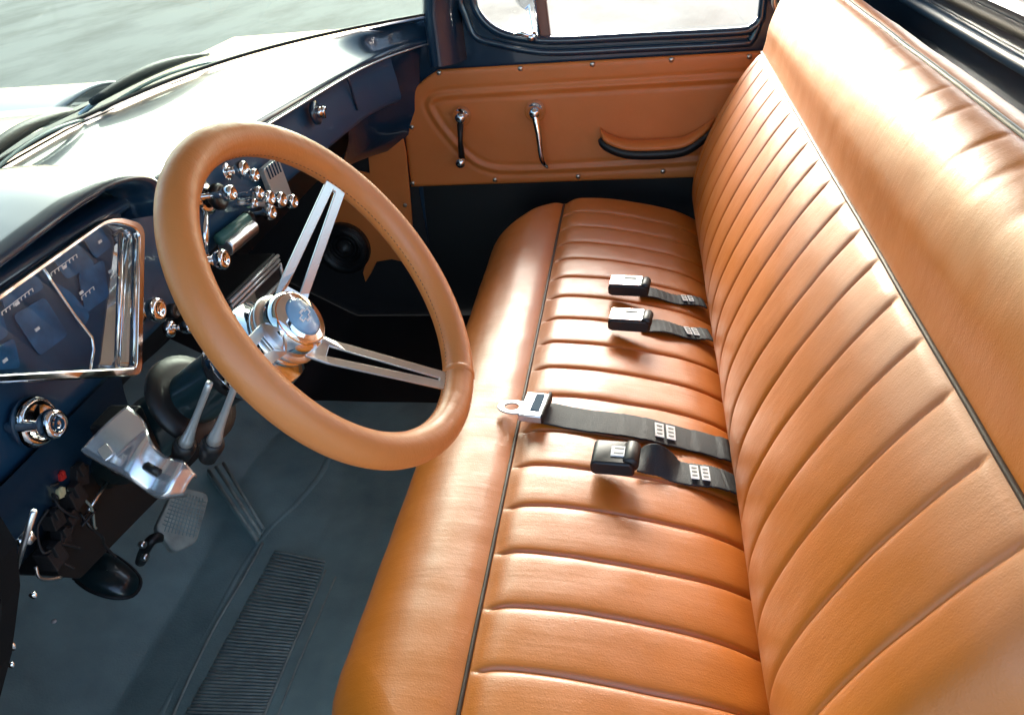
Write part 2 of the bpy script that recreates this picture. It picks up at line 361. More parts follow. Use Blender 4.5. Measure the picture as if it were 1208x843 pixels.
# rolled bead round the window opening
lp = catmull(wl[1:-1], 5); 
bm = bmesh.new(); tube(bm, [p+Vector((0, .004, 0)) for p in lp], .010, 10); build('window_bead', bm, 'navy', door)
lp2 = catmull([Vector((p.x*1.0-(.030 if i < 4 else 0), YD+.004, p.z-(.026 if 2 < i < 10 else 0)+(0))) for i, p in enumerate(wl[1:-1])], 5)
bm = bmesh.new(); tube(bm, lp2, .009, 10); build('window_bead', bm, 'navy', door)
bm = bmesh.new(); prism(bm, [Vector((p.x, YD+.02, p.z)) for p in wl], (0, .003, 0)); build('window_glass', bm, 'pane', door, smooth=False)
# vent window post, latch
a, b = at(643, 48, 1, YD+.01), at(637, 0, 1, YD+.01); top = b+(b-a)*6
bm = bmesh.new(); prism(bm, [a+Vector((-.012, 0, 0)), a+Vector((.014, 0, 0)), top+Vector((.014, 0, 0)), top+Vector((-.012, 0, 0))], (0, .02, 0)); vp = build('vent_post', bm, 'wood', door, bevel=.003)
bm = bmesh.new(); tube(bm, [a+Vector((-.012, -.004, .0)), top+Vector((-.012, -.004, 0))], .004, 8); build('chrome_channel', bm, 'chrome', vp)
bm = bmesh.new(); q = at(628, 42, 1, YD); lathe(bm, [(.012, 0), (.012, .012), (.008, .018), (.007, .03), (.004, .032)], q, (0, -1, 0), 16)
tube(bm, [q+Vector((0, -.025, 0)), q+Vector((-.02, -.028, .012)), q+Vector((-.04, -.02, .008))], [.005, .005, .003], 8); build('vent_latch', bm, 'chrome', door)
bm = bmesh.new(); q = at(594, 8, 1, YD+.25); lathe(bm, [(.001, 0), (.05, .01), (.075, .03), (.08, .045), (.0785, .047), (.001, .047)], q+Vector((0, .3, .02)), (1, -.5, 0), 28)
tube(bm, [q+Vector((.02, .3, 0)), q+Vector((.05, .2, -.12)), q+Vector((.08, .1, -.14))], .006, 8); build('door_mirror', bm, 'chrome', door)
# leather panel with a pressed bead line: height-field grid
pl, pr_, pb, pt = -.412, .56, -.0115, .284
YP = YD-.004
beadpx = [(905, 88), (875, 91), (760, 98), (640, 105), (540, 111), (516, 114), (507, 121), (509, 130), (520, 148), (540, 172), (560, 190), (580, 198), (610, 200), (700, 196.5), (828, 189), (900, 186)]
bead = catmull([at(x, y, 1, YP) for x, y in beadpx], 6)
def leftx(z):
    t = (z-pb)/(pt-pb)
    return pl+.008*(1-t)*0+(.105*max(0, (t-.55)/.45)**2.6)-.012*(1-t)
def bdist(x, z):
    m_ = 9
    for a, b in zip(beadp, beadp[1:]):
        ux, uz = b[0]-a[0], b[1]-a[1]; t = max(0, min(1, ((x-a[0])*ux+(z-a[1])*uz)/(ux*ux+uz*uz+1e-12)))
        m_ = min(m_, math.hypot(x-a[0]-t*ux, z-a[1]-t*uz))
    return m_
beadp = [(b.x, b.z) for b in bead[::3]]+[(bead[-1].x, bead[-1].z)]
bm = bmesh.new(); rows = []
NX, NZ = 300, 110
for j in range(NZ+1):
    z = pb+(pt-pb)*j/NZ; row = []
    for i in range(NX+1):
        x0 = leftx(z); x = x0+(pr_-x0)*i/NX
        d = bdist(x, z)
        h = .0030*math.exp(-(d/.0065)**2)-.0016*math.exp(-((d-.013)/.006)**2)
        e = min(x-x0, z-pb, pt-z); h -= .006*math.exp(-e/.004)
        h += .0010*fbm(x, z, 3, 14)
        row.append(Vector((x, YP-.004-h, z)))
    rows.append(row)
V = grid(bm, rows); dp_ = build('door_panel', bm, 'door', door); dp_.modifiers.new('s', 'SOLIDIFY').thickness = -.008
for x, y in ((518, 86), (614, 81), (699, 76), (792, 70.5), (884, 67), (487, 216), (584, 212), (682, 208), (782, 202), (486, 150)):
    bm = bmesh.new(); p = at(x, y, 1, YP-.003); lathe(bm, [(.0062, 0), (.0060, .003), (.0045, .0045), (.001, .005)], p, (0, -1, 0), 14); build('screw', bm, 'thread', dp_)
# crank with knob (left)
p = at(544, 138, 1, YP-.02); e = at(545, 189, 1, YP-.035)
bm = bmesh.new(); lathe(bm, [(.024, -.012), (.024, -.002), (.020, .006), (.014, .012), (.013, .02), (.006, .024)], p, (0, -1, 0), 24); cr = build('window_crank', bm, 'chrome', door)
bm = bmesh.new(); tube(bm, [p+Vector((0, -.012, 0)), p.lerp(e, .5)+Vector((0, -.018, 0)), e], [.009, .006, .009], 10); build('arm', bm, 'black', cr)
bm = bmesh.new(); lathe(bm, [(.006, 0), (.007, .008), (.012, .012), (.013, .024), (.009, .03), (.001, .031)], e, (0, -1, 0), 20); build('knob', bm, 'chrome', cr)
# curved lever handle
p = at(631, 132, 1, YP-.02); e = at(646, 197, 1, YP-.03)
bm = bmesh.new(); lathe(bm, [(.026, -.012), (.026, -.002), (.020, .006), (.015, .012), (.013, .022), (.005, .026)], p, (0, -1, 0), 24); cr = build('door_handle', bm, 'chrome', door)
bm = bmesh.new(); tube(bm, catmull([p+Vector((0, -.014, 0)), p.lerp(e, .35)+Vector((-.0, -.022, 0)), p.lerp(e, .8)+Vector((-.006, -.02, 0)), e], 5), [.010-.0003*k for k in range(16)], 10)
build('lever', bm, 'chrome', cr)
# armrest pull
P0 = [at(x, y, 1, YP-.02) for x, y in ((708, 163), (716, 170), (740, 177), (775, 177), (805, 174), (825, 164), (842, 152))]
P0 = catmull(P0, 6); N = len(P0); bm = bmesh.new(); rows = []
for i, c in enumerate(P0):
    t = i/(N-1); h = .008+.005*math.sin(math.pi*t)**.5; dth = .012+.045*math.sin(math.pi*min(1, t*1.02))**.45
    row = []
    for k in range(17):
        a = 2*math.pi*k/16; row.append(Vector((c.x, YP-.004-dth*.5-dth*.5*math.cos(a), c.z+.016+h*math.sin(a))))
    rows.append(row)
grid(bm, rows); bmesh.ops.remove_doubles(bm, verts=bm.verts, dist=1e-6); arm = build('armrest', bm, 'door', door)
bm = bmesh.new(); tube(bm, [Vector((c.x, YP-.03-.022*math.sin(math.pi*i/(N-1)), c.z+.001)) for i, c in enumerate(P0)], [.006+.0075*math.sin(math.pi*i/(N-1))**.6 for i in range(N)], 10)
build('grip_underside', bm, 'black', arm)
bm = bmesh.new(); tube(bm, [at(x, y, 1, YD) for x, y in ((540, 30), (536, 42), (528, 58), (519, 72), (513, 80))], .0022, 6); build('door_weatherstrip', bm, 'satin', door)

# ================================================================ bench seat
P_ = .0796; Y0 = .1831; YE0, YE1 = .01, 1.495
seat = thing('bench_seat', 'wide tan leather bench seat with pleated cushion and backrest', 'bench seat', (.1, YC, ZF))
def shell(prof, n, regions, rfun, disp, y0, y1, nY=760, nA=12):
    """sweep a side profile along Y with rounded ends; returns rows of points"""
    P = resample(catmull([Vector((a, 0, b)) for a, b in prof], 10), n)
    nor = []
    for i in range(n):
        t = (P[min(i+1, n-1)]-P[max(i-1, 0)]).normalized(); nor.append(Vector((-t.z, 0, t.x)))
    return P, nor
def sweep(prof, n, rfun, disp, y0, y1, nY=1150, nA=10, u0=0, u1=None, flip=1):
    P, nor = shell(prof, n, None, None, None, y0, y1)
    u1 = n-1 if u1 is None else u1
    rows = []
    ts = [('a', k/nA) for k in range(nA)]+[('m', k/nY) for k in range(nY+1)]+[('b', 1-k/nA) for k in range(nA-1, -1, -1)][0:]
    ts = [('a', k/nA) for k in range(nA)]+[('m', k/nY) for k in range(nY+1)]+[('b', k/nA) for k in range(1, nA+1)]
    for kind, t in ts:
        row = []
        for i in range(u0, u1+1):
            r = rfun(i/(n-1), P[i])
            if kind == 'a': th = (1-t)*math.pi/2; y = y0+r*(1-math.sin(th)); ins = r*(1-math.cos(th))
            elif kind == 'b': th = t*math.pi/2; y = y1-r*(1-math.sin(th)); ins = r*(1-math.cos(th))
            else: y = y0+r+(y1-y0-2*r)*t; ins = 0
            d = disp(i/(n-1), P[i], y) if kind == 'm' else disp(i/(n-1), P[i], y)*math.cos(th)
            row.append(P[i]+Vector((0, y, 0))+nor[i]*flip*(d-ins))
        rows.append(row)
    return rows
def smooth(a, b, x): t = max(0, min(1, (x-a)/(b-a))); return t*t*(3-2*t)
# cushion side profile, from front bottom over the bolster to the rear
CP = [(-.140, -.32), (-.152, -.26), (-.162, -.18), (-.165, -.10), (-.152, -.045), (-.118, -.010), (-.075, .006), (-.030, .004), (0, -.004), (.035, .004), (.10, .0), (.18, -.014), (.26, -.034), (.31, -.055), (.345, -.085)]
NC = 150
def c_r(u, p):
    return .19 if p.x < -.15 else .19-.145*smooth(-.15, .02, p.x)
def wob(x, k): return .0040*fbm(x*5, k*3.7, 1.3)
def c_disp(u, p, y):
    if p.z < -.1 and p.x < 0:
        return 0.0015*fbm(y, p.z, 0, 9)
    k = (y-Y0)/P_; kk = k+wob(p.x, round(k))/P_; s = abs((kk+.5) % 1-.5)*P_       # distance to the pleat line
    a = smooth(.001, .016, p.x)*smooth(1.465, 1.435, y)
    edge = smooth(.0, .012, abs(p.x))
    g = -.0052*math.exp(-s/.0032)-.0009*math.exp(-(s/.016)**2)
    base = .0030*fbm(p.x, y, 2, 5)+.0008*fbm(p.x, y, 5, 22)
    seam = -.006*math.exp(-(abs(p.x)/.005)) if p.z > -.1 else 0
    back = -.012*smooth(.24, .33, p.x)
    return a*g+base+seam+back*.4
rows = sweep(CP, NC, c_r, c_disp, YE0, YE1)
Pp, _n = shell(CP, NC, None, None, None, 0, 0)
iseam = min(range(NC), key=lambda i: abs(Pp[i].x)+(9 if Pp[i].z < -.1 else 0))
def part_from(rows, a, b, name, m, parent, cap=True):
    bm = bmesh.new(); V = grid(bm, [r[a:b+1] for r in rows])
    if cap:
        for r in (V[0], V[-1]):
            try: bm.faces.new(r)
            except Exception: pass
    return build(name, bm, m, parent)
part_from(rows, 0, iseam, 'front_bolster', 'seat', seat)
part_from(rows, iseam, NC-1, 'pleated_cushion', 'seat', seat)
bm = bmesh.new(); tube(bm, [r[iseam]+Vector((0, 0, .0015)) for r in rows[4:-4:4]], .0026, 8); build('cushion_piping', bm, 'seam', seat)
ilow = min(range(NC), key=lambda i: abs(Pp[i].z+.215)+(9 if Pp[i].x > -.1 else 0))
bm = bmesh.new(); tube(bm, [r[ilow]+Vector((-.003, 0, 0)) for r in rows[::3]], .004, 8); build('front_piping', bm, 'grey', seat)
bm = bmesh.new(); box(bm, (.09, YC-.02, -.345), (.46, 1.46, .09)); build('seat_base', bm, 'black', seat, smooth=False, bevel=.01)
# backrest
BP = [(.345, -.10), (.315, -.055), (.300, -.01), (.302, .05), (.320, .115), (.350, .185), (.388, .255), (.425, .312), (.436, .338), (.444, .378), (.460, .420), (.482, .448), (.508, .462), (.532, .456), (.548, .430), (.556, .38), (.556, .25), (.54, .0)]
NB = 210; YB0, YB1 = .0, 1.53; BY = .8914
Pb, nb = shell(BP, NB, None, None, None, 0, 0)
bseam = min(range(NB), key=lambda i: (Pb[i]-Vector((.425, 0, .312))).length)
btop = min(range(NB), key=lambda i: (Pb[i]-Vector((.508, 0, .462))).length)
def b_r(u, p): return .06+.05*smooth(.25, .42, p.z) if p.x < .53 else .05
def b_disp(u, p, y):
    i = u*(NB-1); base = .0020*fbm(p.z, y, 7, 5)+.0006*fbm(p.z, y, 4, 20)
    if i <= bseam:
        k = (y-BY)/P_+.03*fbm(p.z*4, round((y-BY)/P_)*2.3, 2); s = abs((k+.5) % 1-.5)*P_
        ds = (p-Vector((.425, 0, .312))).length
        a = smooth(.001, .014, ds)*smooth(-.045, .03, p.z)*smooth(YB1-.045, YB1-.09, y)
        return base+a*(-.0040*math.exp(-s/.0032)-.0008*math.exp(-(s/.018)**2))-.006*math.exp(-ds/.005)
    ds = (p-Vector((.425, 0, .312))).length; dt = (p-Vector((.508, 0, .462))).length
    d = base-.006*math.exp(-ds/.006)-.005*math.exp(-dt/.007)+.006*smooth(.0, .06, ds)*smooth(0, .06, dt)
    if i < btop:      # gathers below the top piping
        f = 0
        for (yc, wd, amp) in ((.37, .020, .006), (.44, .014, .007), (.53, .016, .006), (.60, .012, .005), (.70, .02, .0045), (.80, .014, .004), (.95, .022, .003), (1.12, .02, .003), (.30, .02, .006)):
            yy = y-yc-.22*max(0, dt-.01)
            f += amp*(math.exp(-(yy/(wd*.45))**2)+.4*math.exp(-(yy/wd)**2))
        d -= .26*f*smooth(1.0, .7, y)*math.exp(-(dt-.015)**2/.0011)*smooth(0, .02, dt)
    return d
rows = sweep(BP, NB, b_r, b_disp, YB0, YB1)
part_from(rows, 0, bseam, 'pleated_backrest', 'seat', seat)
part_from(rows, bseam, btop, 'upper_bolster', 'seat', seat)
part_from(rows, btop, NB-1, 'backrest_rear', 'seat', seat)
bm = bmesh.new(); tube(bm, [r[bseam]-nb[bseam]*-.0012 for r in rows[3:-3:3]], .0026, 8); build('backrest_piping', bm, 'seam', seat)
bm = bmesh.new(); tube(bm, [r[btop]+Vector((0, 0, .0015)) for r in rows[2:-2:3]], .0032, 8); build('top_piping', bm, 'grey', seat)

def cushz(x, y):                        # height of the cushion surface
    best = min((abs(p.x-x), p.z) for p in Pp if p.z > -.1 or p.x > 0)
    return best[1]

# ================================================================ seat belts
def belt(name, label, pts, strap_w, kind, tag_t, twist=0):
    g = 'seat belts lying on the bench' 
    W = [at(x, y, 2, -.01) for x, y in pts]
    W = [at(x, y, 2, cushz(w_.x, 0)+.004) for (x, y), w_ in zip(pts, W)]
    t = thing(name, label, 'seat belt', tuple(W[-1]), g)
    path = resample(catmull(W[1:], 10), 60); rows = []
    for i, p in enumerate(path):
        s = i/59; tt = (path[min(i+1, 59)]-path[max(i-1, 0)]).normalized(); side = Vector((0, 0, 1)).cross(tt).normalized()
        ang = twist*math.sin(math.pi*min(1, max(0, (s-.02)/.38))) if twist else 0
        side = side*math.cos(ang)+Vector((0, 0, 1))*math.sin(ang)
        z = cushz(p.x, p.y)+.007+.003*math.sin(s*9+len(label))
        hw = strap_w/2; c = Vector((p.x, p.y, z+hw*abs(math.sin(ang))*.6))
        rows.append([c+side*hw*q+Vector((0, 0, -.001*(q*q))) for q in (-1, -.93, -.5, 0, .5, .93, 1)])
    bm = bmesh.new(); grid(bm, rows); st = build('strap', bm, 'strap', t); st.modifiers.new('s', 'SOLIDIFY').thickness = .0022
    # two printed tabs on the sewn label
    i0 = int(tag_t*59); c = rows[i0][3]; d = (path[min(i0+2, 59)]-path[i0-2]).normalized(); d.z = (rows[min(i0+2, 59)][3]-rows[i0-2][3]).normalized().z; d.normalize()
    side = (rows[i0][-1]-rows[i0][0]).normalized(); up = d.cross(side); up = up if up.z > 0 else -up
    rot = Matrix((d, side, up)).transposed(); bm = bmesh.new()
    for k in (-1, 1): box(bm, c+d*k*strap_w*.17+up*.0026, (strap_w*.26, strap_w*.62, .0012), rot)
    lb = build('care_label', bm, 'white', t, smooth=False)
    bm = bmesh.new()
    for k in (-1, 1):
        for l in (-1, 0, 1): box(bm, c+d*k*strap_w*.17+side*l*strap_w*.17+up*.0036, (strap_w*.16, strap_w*.05, .0004), rot)
    build('print', bm, 'grey', lb, smooth=False)
    return t, W, rows
def mk_buckle(t, a, b, wd, ht, chrome_top):
    """buckle body from a (free end) to b (strap end)"""
    d = (b-a); L = d.length; d.normalize(); side = Vector((0, 0, 1)).cross(d).normalized(); up = d.cross(side); c = (a+b)/2+up*(ht/2)
    rot = Matrix((d, side, up)).transposed()
    bm = bmesh.new(); prism(bm, [c+d*x*L/2+up*z*ht/2-side*wd/2 for x, z in ((-1, -.7), (-1, .55), (-.85, 1), (.8, 1), (1, .3), (1, -.8), (.8, -1), (-.8, -1))], side*wd)
    body = build('buckle', bm, 'black', t, bevel=.003)
    if chrome_top:
        bm = bmesh.new(); prism(bm, rounded([c+d*x*L/2+side*y*wd/2+up*(ht/2+.0002) for x, y in ((-.94, -.92), (.62, -.92), (.62, .92), (-.94, .92))], .003, 3), up*.0022)
        pl_ = build('cover_plate', bm, 'satin', body, smooth=False, bevel=.0006)
        bm = bmesh.new(); box(bm, c+side*wd*.22+d*L*.02+up*(ht/2+.003), (L*.30, wd*.20, .002), rot); build('release_slot', bm, 'black', body, smooth=False)
    else:
        bm = bmesh.new(); box(bm, c+up*(ht/2+.0008)+side*wd*-.0+d*L*.12, (L*.36, wd*.42, .0022), rot); build('release_label', bm, 'white', body, smooth=False, bevel=.0005)
        bm = bmesh.new()
        for l in (-1, 1): box(bm, c+up*(ht/2+.0022)+side*wd*.1*l+d*L*.12, (L*.22, wd*.04, .0006), rot)
        build('print', bm, 'grey', body, smooth=False)
    bm = bmesh.new(); q = b+up*(ht*.75)-d*L*.10; lathe(bm, [(wd*.22, -wd*.40), (wd*.24, -wd*.36), (wd*.24, wd*.36), (wd*.22, wd*.40)], q, side, 18); build('pivot', bm, 'black', body)
    return body
SW = .046
t, W, rw = belt('seat_belt', 'short seat belt with silver-topped buckle, nearest the passenger door', [(720, 339), (754, 345), (800, 352), (832, 359)], .036, 'b', .72)
mk_buckle(t, at(719, 343, 2, .008), at(766, 345, 2, .008), .038, .022, True)
t, W, rw = belt('seat_belt', 'short seat belt with silver-topped buckle, the nearer of the two silver buckles to the camera', [(720, 378), (756, 383), (800, 389), (838, 396)], .040, 'b', .72)
mk_buckle(t, at(719, 383, 2, .008), at(768, 386, 2, .008), .040, .022, True)
t, W, rw = belt('seat_belt', 'long flat seat belt ending in a metal latch tongue with a ring end', [(600, 486), (640, 487), (700, 496), (780, 512), (830, 521), (862, 530)], .050, 'b', .66)
# latch plate
a, b = at(617, 484, 2, .012), at(647, 487, 2, .012); d = (b-a).normalized(); side = Vector((0, 0, 1)).cross(d).normalized(); up = d.cross(side); L = (b-a).length; c = (a+b)/2+up*.008
rot = Matrix((d, side, up)).transposed()
bm = bmesh.new(); box(bm, c, (L, .058, .013), rot); lp_ = build('latch_plate', bm, 'alu', t, bevel=.002)
bm = bmesh.new(); box(bm, c+up*.0068+d*L*.08+side*.004, (L*.34, .040, .002), rot); build('slot', bm, 'faced', lp_, smooth=False)
bm = bmesh.new(); box(bm, c+d*L*.44+up*.002, (L*.12, .060, .016), rot); build('cross_bar', bm, 'black', lp_, bevel=.002)
bm = bmesh.new(); rc = at(606, 481, 2, .014); O_, I_ = [], []
for k in range(28):
    an = 2*math.pi*k/28; O_.append(rc+d*(.022*math.cos(an)*1.15)+side*.0165*math.sin(an)); I_.append(rc-d*.003+d*(.010*math.cos(an)*1.1)+side*.0085*math.sin(an))
ringprism(bm, O_, I_, up*.003); build('tongue', bm, 'zinc', lp_, bevel=.0008)
t, W, rw = belt('seat_belt', 'short seat belt with black buckle and white label, strap twisted, nearest the driver side', [(700, 540), (752, 545), (790, 553), (830, 562), (872, 571)], .044, 'b', .60, twist=.7)
mk_buckle(t, at(699, 545, 2, .008), at(750, 549, 2, .008), .048, .022, False)

# ================================================================ steering wheel
WT = .9763; WC = Vector((-.114, .3382, .3635)); WN = Vector((-math.sin(WT), 0, -math.cos(WT))); A1 = Vector((0, 1, 0)); A2 = Vector((math.cos(WT), 0, -math.sin(WT)))
def wp(r, deg, d): a = R(deg); return WC+WN*d+r*(math.cos(a)*A1+math.sin(a)*A2)
sw = thing('steering_wheel', 'tan leather wrapped three-spoke steering wheel with slotted metal spokes and chrome centre cap', 'steering wheel', tuple(WC+WN*.12))
bm = bmesh.new(); N = 160
tube(bm, [wp(.1715, 360*k/N, 0) for k in range(N)], [.0172 for k in range(N)], 24, closed=True); rim = build('rim', bm, 'wheel', sw)
bm = bmesh.new(); tube(bm, [wp(.1715, a, 0) for a in (71.5, 72.2, 73, 73.8, 74.5)], [.0172, .0184, .0182, .0184, .0172], 24, caps=False); build('wrap_seam', bm, 'wheel', rim)
bm = bmesh.new()      # inner stitching
for k in range(180):
    a = 2*k; tube(bm, [wp(.1546, a, .002), wp(.1546, a+.9, .002)], .0005, 4)
build('stitching', bm, 'seam', rim)
dH = .080
for deg in (-25, 79, 190):
    def sp(r, wdt): d_ = dH*(1-smooth(.0, .165, r)*1.0) if False else dH*(1-((r-.03)/(.160-.03))) if r > .03 else dH; return WC+WN*d_+r*(math.cos(R(deg))*A1+math.sin(R(deg))*A2)+wdt*(-math.sin(R(deg))*A1+math.cos(R(deg))*A2)
    bm = bmesh.new()
    wo_ = lambda r: .019-.0062*(r-.025)/.135
    outl = [sp(r, -wo_(r)) for r in (.020, .05, .08, .11, .14, .162)]+[sp(r, wo_(r)) for r in (.162, .14, .11, .08, .05, .020)]
    wi_ = lambda r: .0078-.0058*(r-.05)/.100
    inl = [sp(r, -wi_(r)) for r in (.047, .062, .085, .11, .135, .150)]+[sp(r, wi_(r)) for r in (.150, .135, .11, .085, .062, .047)]
    ringprism(bm, outl, inl, WN*.003); build('spoke', bm, 'satin', sw, smooth=False, bevel=.0006)
bm = bmesh.new(); lathe(bm, [(.030, 0), (.038, 0), (.040, .003), (.038, .006), (.030, .006)], WC+WN*(dH-.002), WN, 40); hub = build('hub', bm, 'satin', sw)
bm = bmesh.new(); o_ = WC+WN*dH; lathe(bm, [(.036, .004), (.034, .0), (.0335, -.006), (.034, -.012), (.033, -.020), (.029, -.025), (.027, -.026), (.001, -.0262)][::-1], o_, WN, 40); cap = build('centre_cap', bm, 'chrome', hub)
bm = bmesh.new(); lathe(bm, [(.001, -.0285), (.018, -.0280), (.0215, -.0262)], o_, WN, 36); build('horn_button', bm, 'blue', hub)
# raised emblem: bow-tie outline
def bp(x, y, d): return o_+WN*d+x*A1+y*-A2
bow = [(-.011, .0028), (-.004, .0028), (-.0045, .0062), (.0045, .0062), (.004, .0028), (.011, .0028), (.0105, -.0028), (.004, -.0028), (.0045, -.0062), (-.0045, -.0062), (-.004, -.0028), (-.0105, -.0028)]
bm = bmesh.new(); ringprism(bm, [bp(x, y, -.0286) for x, y in bow], [bp(x*.78, y*.66, -.0286) for x, y in bow], WN*-.0008); build('emblem', bm, 'white', hub, smooth=False)
bm = bmesh.new(); lathe(bm, [(.037, .006), (.038, .012), (.036, .016), (.046, .024), (.049, .036), (.050, .062), (.050, .070)], o_, WN, 40); build('hub_adapter', bm, 'chrome', hub)

col = thing('steering_column', 'dark steering column behind the wheel with two chrome levers', 'steering column', tuple(WC+WN*.5))
bm = bmesh.new(); lathe(bm, [(.030, .150), (.032, .155), (.032, .30), (.036, .305), (.036, .40), (.028, .405), (.028, .85)], WC, WN, 32); build('column_tube', bm, 'column', col)
bm = bmesh.new(); lathe(bm, [(.036, .150), (.038, .154), (.038, .168), (.036, .172)], WC, WN, 32); build('collar', bm, 'black', col)
for (b0, e0, yy) in (((252, 521), (286, 432), .262), ((219, 523), (247, 452), .268)):
    a, b = at(*b0, 1, yy), at(*e0, 1, yy-.015)
    bm = bmesh.new(); P = [a.lerp(b, k/10) for k in range(11)]; tube(bm, P, [.0080, .0066, .0052, .0044, .0039, .0036, .0034, .0034, .0034, .0034, .0034], 14); lv = build('lever', bm, 'zinc', col)
    bm = bmesh.new(); lathe(bm, [(.009, -.03), (.012, -.006), (.011, .000), (.008, .002)], a, b-a, 18); build('boot', bm, 'black', lv)
bm = bmesh.new(); a = at(245, 478, 1, .36); b = at(285, 455, 1, .40); tube(bm, [a, b], .0035, 8); build('shift_linkage', bm, 'satin', col)
bm = bmesh.new(); lathe(bm, [(.040, .236), (.054, .240), (.055, .246), (.050, .252)], WC, WN, 36); build('collar', bm, 'black', col)

# ================================================================ dashboard
dash = thing('dashboard', 'navy painted metal dashboard with fan-shaped gauge cluster and chrome controls', 'dashboard', (-.6, YC, .2))
XD = -.43
def lipx(y): return XD+.0+.10*smooth(1.25, 1.62, y)*0+(-.04)*smooth(.62, .9, y)*0
lippx = [(150, 225), (185, 212), (215, 190), (330, 131), (390, 97), (430, 74), (460, 60), (500, 50), (522, 46)]
LZ = .372
lip = [at(x, y, 0, XD) for x, y in lippx[:6]]
# front lip curve (plan and height), swings rearward to meet the door pillar
lipc = [Vector((XD, .0, .405)), Vector((XD, .30, .405)), Vector((XD, .5, .400)), Vector((XD, .75, .388)), Vector((XD, 1.0, .376)), Vector((XD+.002, 1.25, .364)), Vector((XD+.012, 1.40, .357)), Vector((XD+.045, 1.50, .357)), Vector((XD+.09, 1.57, .358)), Vector((XD+.13, 1.612, .358))]
lipc = resample(catmull(lipc, 12), 120)
bm = bmesh.new(); rows = []
for p in lipc:
    xb = min(wsx(p.y)+.004, p.x-.035); zb = WZ+.012; row = []
    for k in range(17):
        t = k/16; x = xb+(p.x-xb)*t; z = zb+(p.z+.006-zb)*t+.010*math.sin(math.pi*t)
        row.append(Vector((x, p.y, z)))
    row += [p+Vector((.004, 0, .003)), p+Vector((.008, 0, -.003)), p+Vector((.006, 0, -.010)), p+Vector((-.004, 0, -.014))]
    rows.append(row)
grid(bm, rows); build('dash_top', bm, 'navy', dash)
# bright lip trim and dark recess under the lip
bm = bmesh.new(); tube(bm, [p+Vector((.009, 0, -.010)) for p in lipc if p.y > .56], .0022, 8); build('lip_trim', bm, 'satin', dash)
# face panel
def facez(y): return .262-.02*smooth(.7, 1.4, y)
bm = bmesh.new(); rows = []
for p in lipc:
    if p.y > 1.52: continue
    zt = p.z-.012; zl = facez(p.y) if p.y > .56 else .225; x = p.x-.012*smooth(.60, .55, p.y)
    dent = 0
    rows.append([Vector((x-.008, p.y, zt)), Vector((x-.014, p.y, zt-.012)), Vector((x-.012, p.y, zt-.03)), Vector((x-.008, p.y, (zt+zl)/2)), Vector((x-.004, p.y, zl+.01)), Vector((x-.006, p.y, zl)), Vector((x-.02, p.y, zl-.008)), Vector((x-.10, p.y, zl-.012))])
grid(bm, rows); build('face_panel', bm, 'navyl', dash)
# black underside housing behind/below
bm = bmesh.new(); grid(bm, [[Vector((XD-.09, y, .26)), Vector((XD-.12, y, .12)), Vector((-.75, y, .0)), Vector((-.97, y, -.05))] for y in [.02+1.58*k/20 for k in range(21)]]); build('dash_underside', bm, 'black', dash)
# curved end piece at passenger side
bm = bmesh.new(); rows = []
for k in range(13):
    a = k/12; y = 1.38+.235*a; x = XD-.02+.11*a**2.2
    rows.append([Vector((x+.0, y, .345)), Vector((x-.012-.02*math.sin(math.pi*a), y, .31)), Vector((x-.02-.04*math.sin(math.pi*a), y, .25)), Vector((x-.03-.03*math.sin(math.pi*a), y, .19)), Vector((x-.06, y, .13)), Vector((x-.12, y, .09))])
grid(bm, rows); build('end_panel', bm, 'navy', dash)
bm = bmesh.new(); tube(bm, [at(x, y, 0, XD+.0) for x, y in ((407, 85), (413, 100), (418, 118), (421, 130))], .003, 8); build('panel_ridge', bm, 'navy', dash)
for x, y, r_ in ((435, 121, .006), (433, 110, .003), (350, 113, .004)):
    bm = bmesh.new(); lathe(bm, [(r_, 0), (r_*.8, .004), (r_*.3, .006)], at(x, y, 0, XD-.004), (1, 0, 0), 14); build('screw', bm, 'chrome', dash)
bm = bmesh.new(); q = at(373, 133, 0, XD+.004); ll = lathe(bm, [(.022, -.004), (.022, .002), (.014, .004)], q, (1, 0, .1), 24); kn = build('glovebox_lock', bm, 'navy', dash)
bm = bmesh.new(); lathe(bm, [(.010, .002), (.010, .010), (.007, .013), (.001, .0135)], q, (1, 0, .1), 18); box(bm, q+Vector((.014, 0, 0)), (.006, .004, .022)); box(bm, q+Vector((.012, .012, .004)), (.006, .012, .006)); build('lock_knob', bm, 'chrome', kn)

# --- instrument cluster
def cl(px, py, off=0.): 
    # the cluster lies on a plane leaning slightly back
    d = RT*((px-604)/F) + UP*(-(py-421.5)/F) + FW
    n = Vector((1, 0, .12)).normalized(); p0 = Vector((XD+.024, .3, .32))+n*off
    return CAM+d*((p0-CAM).dot(n)/d.dot(n))
CN = Vector((1, 0, .12)).normalized()
clu = None
outer = rounded([cl(x, y) for x, y in ((-150, 432), (-100, 410), (125, 253), (164, 265), (160, 444), (-10, 453), (-130, 461))], [.02, .02, .03, .018, .012, .02, .02], 6)
inner = rounded([cl(x, y) for x, y in ((-130, 432), (-95, 418), (122, 262), (156, 272), (152, 434), (-10, 442), (-118, 450))], [.015, .02, .022, .012, .008, .015, .015], 6)
bm = bmesh.new(); ringprism(bm, [p for p in outer], inner, CN*.010); clu = build('gauge_cluster', bm, 'chrome', dash, bevel=.002)
inner2 = rounded([cl(x, y, -.02) for x, y in ((-128, 436), (-92, 424), (118, 272), (136, 280), (118, 432), (-10, 440), (-116, 446))], [.015, .02, .022, .012, .008, .015, .015], 6)
bm = bmesh.new(); V = [[bm.verts.new(p) for p in L_] for L_ in (inner, inner2)]; n_ = len(inner)
